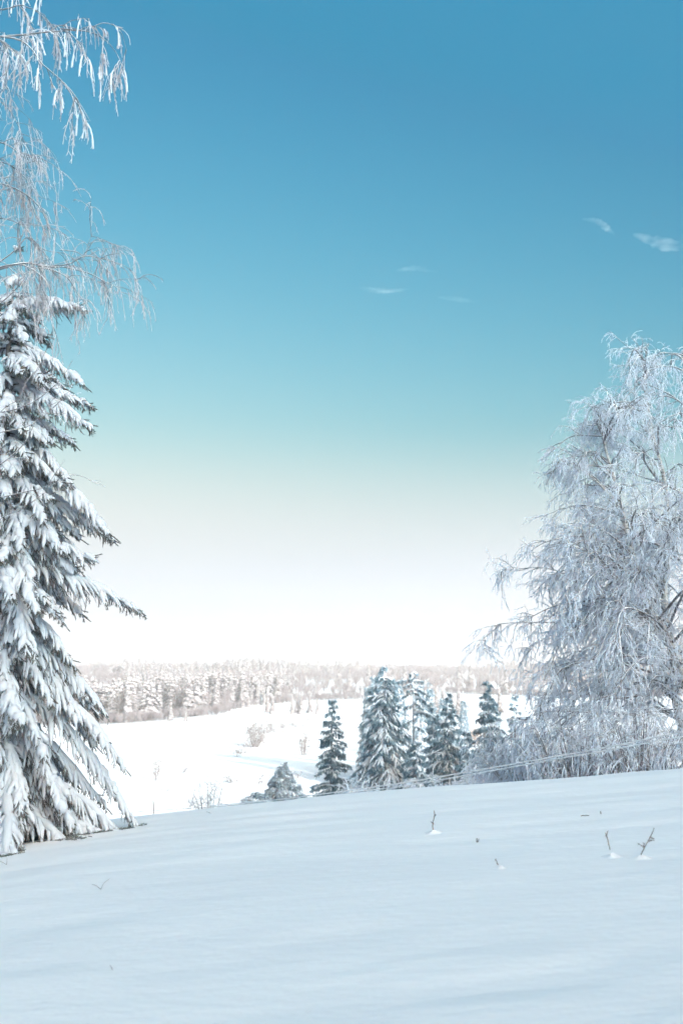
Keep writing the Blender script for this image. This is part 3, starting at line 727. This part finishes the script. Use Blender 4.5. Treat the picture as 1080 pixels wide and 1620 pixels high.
# masses: bare wood and conifer wood
x, y = scatter(15000, -420, 420, 385, 1150); k = (y > edge(x)+8) & (np.abs(x) < y*.40)
x, y = x[k], y[k]
grove = vnoise(x/38, y/70, 50)+.35*vnoise(x/12, y/20, 51)+.03*smooth(-40, -110, x)*smooth(520, 430, y)
con = grove+.25*(rng.random(len(x))-.5) > .27
keep = rng.random(len(x)) < np.where(y < 620, .8, .5); x, y, con = x[keep], y[keep], con[keep]
hgt = (7.5+3*rng.random(len(x))+2.5*vnoise(x/60, y/60, 52))*(1+.35*con)*np.interp(y, [400, 520, 620, 1000], [1.0, .85, .8, .8])
bare = MB(); plant(bprotos, x[~con], y[~con], hgt[~con], [bare])
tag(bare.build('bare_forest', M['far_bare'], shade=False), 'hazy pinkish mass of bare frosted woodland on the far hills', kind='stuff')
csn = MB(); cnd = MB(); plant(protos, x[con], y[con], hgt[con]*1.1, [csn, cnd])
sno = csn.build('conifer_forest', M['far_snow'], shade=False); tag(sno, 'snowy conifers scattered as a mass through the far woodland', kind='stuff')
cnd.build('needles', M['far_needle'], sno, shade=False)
print('forest', len(x), con.sum())
# undergrowth at the forest foot
x = rng.uniform(-260, 260, 2600); y = edge(x)+rng.uniform(-6, 14, len(x)); k = np.abs(x) < y*.4; ug = MB(); plant(bprotos, x[k], y[k], rng.uniform(1.5, 4.5, k.sum()), [ug])
tag(ug.build('forest_edge_scrub', M['far_bare'], shade=False), 'pale scrub along the foot of the far forest', kind='stuff')
# single conifers of the front row
def far_tree(px, toppy, basepy, label, group, seed, w=.22):
    r_ = np.random.default_rng(seed); x_, y_ = vpt(px, basepy); z_ = gz(x_, y_); H = (basepy-toppy)/FPX*y_
    a, b = far_spruce_geo(r_, H, H*w, 9, 17)
    root = empty('far_spruce', (x_, y_, z_), label, 'spruce tree', group)
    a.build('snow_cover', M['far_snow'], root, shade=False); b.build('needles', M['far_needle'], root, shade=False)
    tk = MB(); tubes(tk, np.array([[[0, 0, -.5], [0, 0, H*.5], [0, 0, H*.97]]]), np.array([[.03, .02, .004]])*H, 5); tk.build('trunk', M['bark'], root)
ORD = ['first', 'second', 'third', 'fourth', 'fifth', 'sixth', 'seventh', 'eighth', 'ninth', 'tenth', 'eleventh', 'twelfth', 'thirteenth', 'last']
row = 'snowy spruces along the far forest edge'
r2 = np.random.default_rng(8)
for i_, px in enumerate(np.concatenate([np.linspace(306, 414, 14)+r2.normal(size=14)*2.5])):
    far_tree(px, 1086+r2.normal()*3.5, 1117+r2.normal()*1.5, f'{ORD[i_]} from the left in the row of small spruces behind the pale field', row, 100+i_)
for i_, px in enumerate([423, 431, 462, 470, 476, 490, 502]):
    far_tree(px, 1100+r2.normal()*3, 1130+r2.normal()*2, f'{ORD[i_]} from the left of seven small spruces on the far rise', 'small spruces at the right end of the far row', 200+i_)
for i_, (px, t, b_) in enumerate([(255, 1050, 1086), (263, 1053, 1086), (272, 1056, 1085)]):
    far_tree(px, t, b_, ['left', 'middle', 'right'][i_]+' one of three dark spruces high on the left hillside', 'dark spruce clump on the hillside', 300+i_, .2)
for i_, (px, t) in enumerate([(536, 1050), (552, 1056), (583, 1048), (640, 1052), (622, 1056), (726, 1052), (744, 1050), (800, 1060), (790, 1090), (770, 1088), (700, 1092), (690, 1088), (725, 1090), (715, 1094)]):
    far_tree(px, t, t+40, 'pale distant spruce '+['right above the slender spruce', 'between the slender and the broad spruce', 'just left of the top of the broad spruce', 'between the broad spruce and the thin pine', 'just right of the top of the broad spruce', 'left of the conical spruce on the skyline', 'nearest left of the top of the conical spruce', 'on the skyline beside the big birch', 'behind the right flank of the conical spruce', 'just right of the tip of the conical spruce', 'above the tip of the swept spruce', 'just right of the thin pine', 'in the gap right of the swept spruce', 'low in the gap above the far field'][i_], 'pale spruces behind the spruce group', 400+i_, .22)
for i_, (px, t, b_) in enumerate([(270, 1108, 1140), (226, 1100, 1136), (294, 1120, 1142)]):
    far_tree(px, t, b_, ['middle', 'left', 'right'][i_]+' one of three little white spruces at the foot of the left wood', 'little white spruces at the foot of the left wood', 500+i_, .2)
# stand of taller spruces behind the group on the brow; their shade streaks the valley snow
spot = ['its left edge', 'its left half', 'its trunk', 'its right half', 'its right edge']
lab5 = ['behind the left part of the swept spruce', 'behind the right part of the swept spruce', 'straight behind the conical spruce', 'in the gap right of the swept spruce', 'in the gap left of the conical spruce', 'behind the right edge of the conical spruce', 'farthest back behind the broad spruce', 'right behind the thin pine trunk', 'between the thin pine and the swept spruce']
for i_, (X_, Y_, h_) in enumerate([(4.6, 203, 16), (5.4, 190, 18.5), (6.9, 200, 18), (8.4, 193, 18), (9.9, 198, 17), (17.2, 197, 14), (19.0, 205, 14), (32, 250, 13), (24, 256, 12), (26, 246, 12), (34, 258, 12), (12, 262, 12), (13.4, 196, 16.5), (15.4, 201, 16)]):
    R_ = h_*(.15+.03*(i_ % 3)); lab_ = 'tall pale valley spruce behind the broad spruce, at '+spot[i_] if i_ < 5 else 'pale valley spruce '+lab5[i_-5]
    spruce('valley_spruce', (X_, Y_, gz(X_, Y_)), h_, lambda u: R_*(1-u)**.75, 26, 6, np.random.default_rng(600+i_), fs=.45, fr=.12, fl=1.2, needle=.38, nw=.09, nn=7, sub=1, ring=4, k=4, trunk_r=.16,
           nmat='needle_mid', trunkmat='bark_mid', core=.03, floor=False, droop=.6, jit=.02, snow=.6, label=lab_, group='valley spruces behind the spruce group')
# ------------------------------------------------------------------ frosted cables, fence, stalks
def cable(pts, r, label, m='cable'):
    p = spline(pts, 60); mb = MB(); rg = np.random.default_rng(int(r*1e5)); tubes(mb, p[None], (r*(.8+.45*rg.random(60)))[None], 6)
    o = mb.build('frosted_cable', M[m]); return tag(o, label, 'cable')
cable([P(1180, 1136, 20), P(1080, 1157, 21), P(960, 1182, 22.2), P(860, 1200, 23.4), P(740, 1221, 25), P(640, 1238, 26.6), P(540, 1252, 28.4), P(430, 1266, 30.5), P(330, 1275, 33)], .014, 'upper of the two white frosted cables sloping down across the foot of the birch')
cable([P(1180, 1150, 20.3), P(1080, 1165, 21.3), P(960, 1187, 22.5), P(860, 1204, 23.7), P(740, 1226, 25.3), P(640, 1243, 26.9), P(540, 1256, 28.7), P(430, 1269, 30.8), P(330, 1277, 33.3)], .012, 'lower of the two white frosted cables, hanging just under the other')
w = cable([P(90, 1300, 24), P(180, 1288, 24.5), P(250, 1282, 25), P(330, 1277, 26), P(400, 1270.5, 27)], .006, 'thin dark wire close above the snow brow right of the near spruce', 'wire'); w.name = 'fence_wire'; w['category'] = 'wire'
def post(px, Y, py, label):
    b = on(px, Y); H = P(px, py, Y)[2]-b[2]; root = empty('fence_post', b, label, 'post')
    mb = MB(); tubes(mb, np.array([[[0, 0, -.3], [.01, 0, H*.5], [0, 0, H]]]), np.full((1, 3), .014), 6); mb.build('stake', M['wood'], root)
    mb = MB(); tubes(mb, np.array([[[0, 0, H-.005], [0, 0, H+.02], [0, 0, H+.04]]]), np.array([[.02, .018, .003]]), 6); mb.build('snow_cap', M['tree_snow'], root)
post(250, 25.1, 1268, 'thin fence stake at the snow brow beside the near spruce')
def stalk(px, base_py, strokes, label, mound=.09, r=.0035, rime=True):
    """dead plant tip standing out of the snow; strokes are pixel paths from the base"""
    Ys = np.linspace(4, 20, 800); pts = np.array([P(px, base_py, y) for y in Ys]); k = np.argmax(pts[:, 2] < ground_z(pts[:, 0], pts[:, 1])); Y = Ys[k]
    b = np.array([pts[k, 0], Y, gz(pts[k, 0], Y)]); root = empty('dead_stalk', b, label, 'dead plant')
    mb = MB(); rg = np.random.default_rng(int(px))
    for st, rr_ in strokes:
        p = spline([P(x_, y_, Y) for x_, y_ in st], 12)-b; p[1:, 1] += rg.normal(size=11)*.004
        tubes(mb, p[None], (r*rr_*np.linspace(1, .6, 12))[None], 5)
        if rime:
            q_ = np.repeat(np.arange(12), 3); bb_ = p[q_]; spikes(mb, bb_, bb_+rg.normal(size=(36, 3))*.008, np.full(36, .004), rg)
    mb.build('stem', M['dry'], root)
    if mound:
        n = 20; m = 28; rad = np.linspace(0, 1, n)**1.0; an = np.arange(m)*2*math.pi/m
        RR_, AA = np.meshgrid(rad*mound*2.2, an, indexing='ij')
        X = np.cos(AA)*RR_; Yv = np.sin(AA)*RR_; h = mound*.36*np.exp(-(RR_/(mound*.72))**1.6)*(1+.1*np.cos(AA*3+px))-mound*.06*(RR_/(mound*2.2))**2
        Z = ground_z(X+b[0], Yv+b[1])-b[2]+h-.004
        Vv = np.stack([X, Yv, Z], -1).reshape(-1, 3); i_ = np.arange(n-1)[:, None]*m; j_ = np.arange(m)[None]; jn = (j_+1) % m
        Ff = np.stack([i_+j_, i_+m+j_, i_+m+jn, i_+jn], -1).reshape(-1, 4)
        mesh_obj('snow_mound', Vv, Ff, M['snow'], root)
stalk(686, 1318, [([(685, 1316), (684, 1304), (687, 1290), (686, 1282)], 1.6), ([(685, 1304), (682, 1300)], 1), ([(686, 1292), (689, 1289)], 1)], 'upright dead stalk on a snow mound, left of centre field near the brow', .085)
stalk(967, 1356, [([(964, 1344), (961, 1330), (959, 1322), (961, 1314)], 1.2), ([(960, 1325), (957, 1318)], .8)], 'thin dead stalk on a snow mound, left one of the pair at right', .085)
stalk(1014, 1358, [([(1013, 1352), (1020, 1338), (1028, 1324), (1034, 1310)], 1.3), ([(1018, 1340), (1011, 1336), (1008, 1334)], .9), ([(1017, 1341), (1018, 1334)], .8), ([(1025, 1331), (1033, 1329)], .9), ([(1028, 1325), (1033, 1327)], .8)], 'forked dead twig leaning right at the far right of the snow field', .08)
stalk(791, 1374, [([(787, 1368), (785, 1363), (783, 1359)], 1.1)], 'short dead stub on a small mound, below the middle of the snow field', .06)
stalk(754, 1333, [([(754, 1333), (753.5, 1326)], 1.0), ([(755, 1333), (757, 1328)], .8)], 'tiny stub poking from smooth snow between the tall stalk and the right pair', 0)
stalk(950, 1288, [([(950, 1288), (949, 1284)], .9)], 'speck of a stalk high on the right of the slope near the brow', 0)
stalk(924, 1291, [([(918, 1291), (922, 1290), (926, 1291)], 1.0), ([(926, 1290), (931, 1290)], .9)], 'bits of grass just breaking the snow below the big birch', 0)
stalk(160, 1407, [([(160, 1407), (152, 1401), (145, 1399)], .7), ([(160, 1407), (165, 1397), (174, 1390)], .7)], 'faint thin forked grass blade on the snow in front of the near spruce', 0, .003, False)
stalk(10, 1368, [([(11, 1368), (4, 1364), (-2, 1362)], .7), ([(11, 1368), (12, 1358)], .8)], 'faint grass blade at the very left edge of the snow', 0, .003, False)
stalk(180, 1535, [([(179, 1535), (174, 1527)], .6)], 'hair thin grass tip in the lower left snow', 0, .003, False)
stalk(325, 1288, [([(340, 1292), (332, 1286), (326, 1284)], .8)], 'thin grass blade bent on the snow near the brow at left', 0, .004, False)
# ------------------------------------------------------------------ haze
def box(name, lo, hi, m):
    x0, y0, z0 = lo; x1, y1, z1 = hi
    V = np.array([[x0,y0,z0],[x1,y0,z0],[x1,y1,z0],[x0,y1,z0],[x0,y0,z1],[x1,y0,z1],[x1,y1,z1],[x0,y1,z1]], float)
    F = np.array([[0,3,2,1],[4,5,6,7],[0,1,5,4],[1,2,6,5],[2,3,7,6],[3,0,4,7]])
    return mesh_obj(name, V, F, m, shade=False)
hm = bpy.data.materials.new('haze'); hm.use_nodes = True; ht = hm.node_tree; ht.nodes.clear()
ho = ht.nodes.new('ShaderNodeOutputMaterial'); hv = ht.nodes.new('ShaderNodeVolumePrincipled')
hv.inputs['Density'].default_value = 0.0006; hv.inputs['Color'].default_value = (0.60, 0.575, 0.565, 1); hv.inputs['Anisotropy'].default_value = 0.0
ht.links.new(hv.outputs[0], ho.inputs['Volume'])
hz = box('haze', (-1600, -1600, -32), (1600, 1600, 35), hm); tag(hz, 'pale cold haze over the valley', kind='stuff')

# ------------------------------------------------------------------ thin high wisps of cloud, far outside the haze
def wisp(pxs, r, seed, dens, label):
    Yc = 4200.0; rg = np.random.default_rng(seed); c = [P(x_, y_, Yc) for x_, y_ in pxs]; p = spline([q_ for k_, q_ in enumerate(c)], 24)
    t_ = np.linspace(0, 1, 24); rad = r*Yc/FPX*np.sin(math.pi*np.clip(t_*.96+.02, 0, 1))**.7*(.8+.4*rg.random(24))
    mid_ = p.mean(0); mb = MB(); tubes(mb, (p-mid_)[None], rad[None], 12, .55)
    m = bpy.data.materials.new('thin_cloud'); m.use_nodes = True; t = m.node_tree; t.nodes.clear()
    o_ = t.nodes.new('ShaderNodeOutputMaterial'); v_ = t.nodes.new('ShaderNodeVolumePrincipled'); v_.inputs['Color'].default_value = (.95, .95, .95, 1)
    tc = t.nodes.new('ShaderNodeTexCoord'); mp = t.nodes.new('ShaderNodeMapping'); mp.inputs['Scale'].default_value = (.010, .02, .035); mp.inputs['Location'].default_value = (seed, seed*2, 0); mp.inputs['Rotation'].default_value = (0, .35, 0)
    n_ = t.nodes.new('ShaderNodeTexNoise'); n_.inputs['Scale'].default_value = 1.0; n_.inputs['Detail'].default_value = 5
    mr = t.nodes.new('ShaderNodeMapRange'); mr.inputs['From Min'].default_value = .40; mr.inputs['From Max'].default_value = .70; mr.inputs['To Max'].default_value = dens
    t.links.new(tc.outputs['Object'], mp.inputs['Vector']); t.links.new(mp.outputs[0], n_.inputs['Vector']); t.links.new(n_.outputs['Fac'], mr.inputs['Value'])
    t.links.new(mr.outputs[0], v_.inputs['Density']); t.links.new(v_.outputs[0], o_.inputs['Volume'])
    o = mb.build('thin_cloud', m); o.location = [float(q_) for q_ in mid_]; tag(o, label, 'cloud', kind='thing')
wisp([(563, 455), (590, 459), (615, 460), (648, 458)], 8, 1, .005, 'faint streak of cloud low in the middle of the blue sky')
wisp([(625, 428), (660, 424), (695, 430)], 8, 2, .0025, 'very faint cloud wisp just above and right of the middle streak')
wisp([(690, 470), (720, 473), (755, 478)], 7, 3, .0022, 'barely visible cloud smudge right of and below the middle streak')
wisp([(918, 346), (942, 350), (958, 360), (972, 372)], 9, 4, .0042, 'small white cloud wisp high on the right, slanting down')
wisp([(1000, 370), (1030, 380), (1060, 388), (1100, 392)], 17, 5, .0030, 'largest cloud wisp, cut by the right edge of the sky')
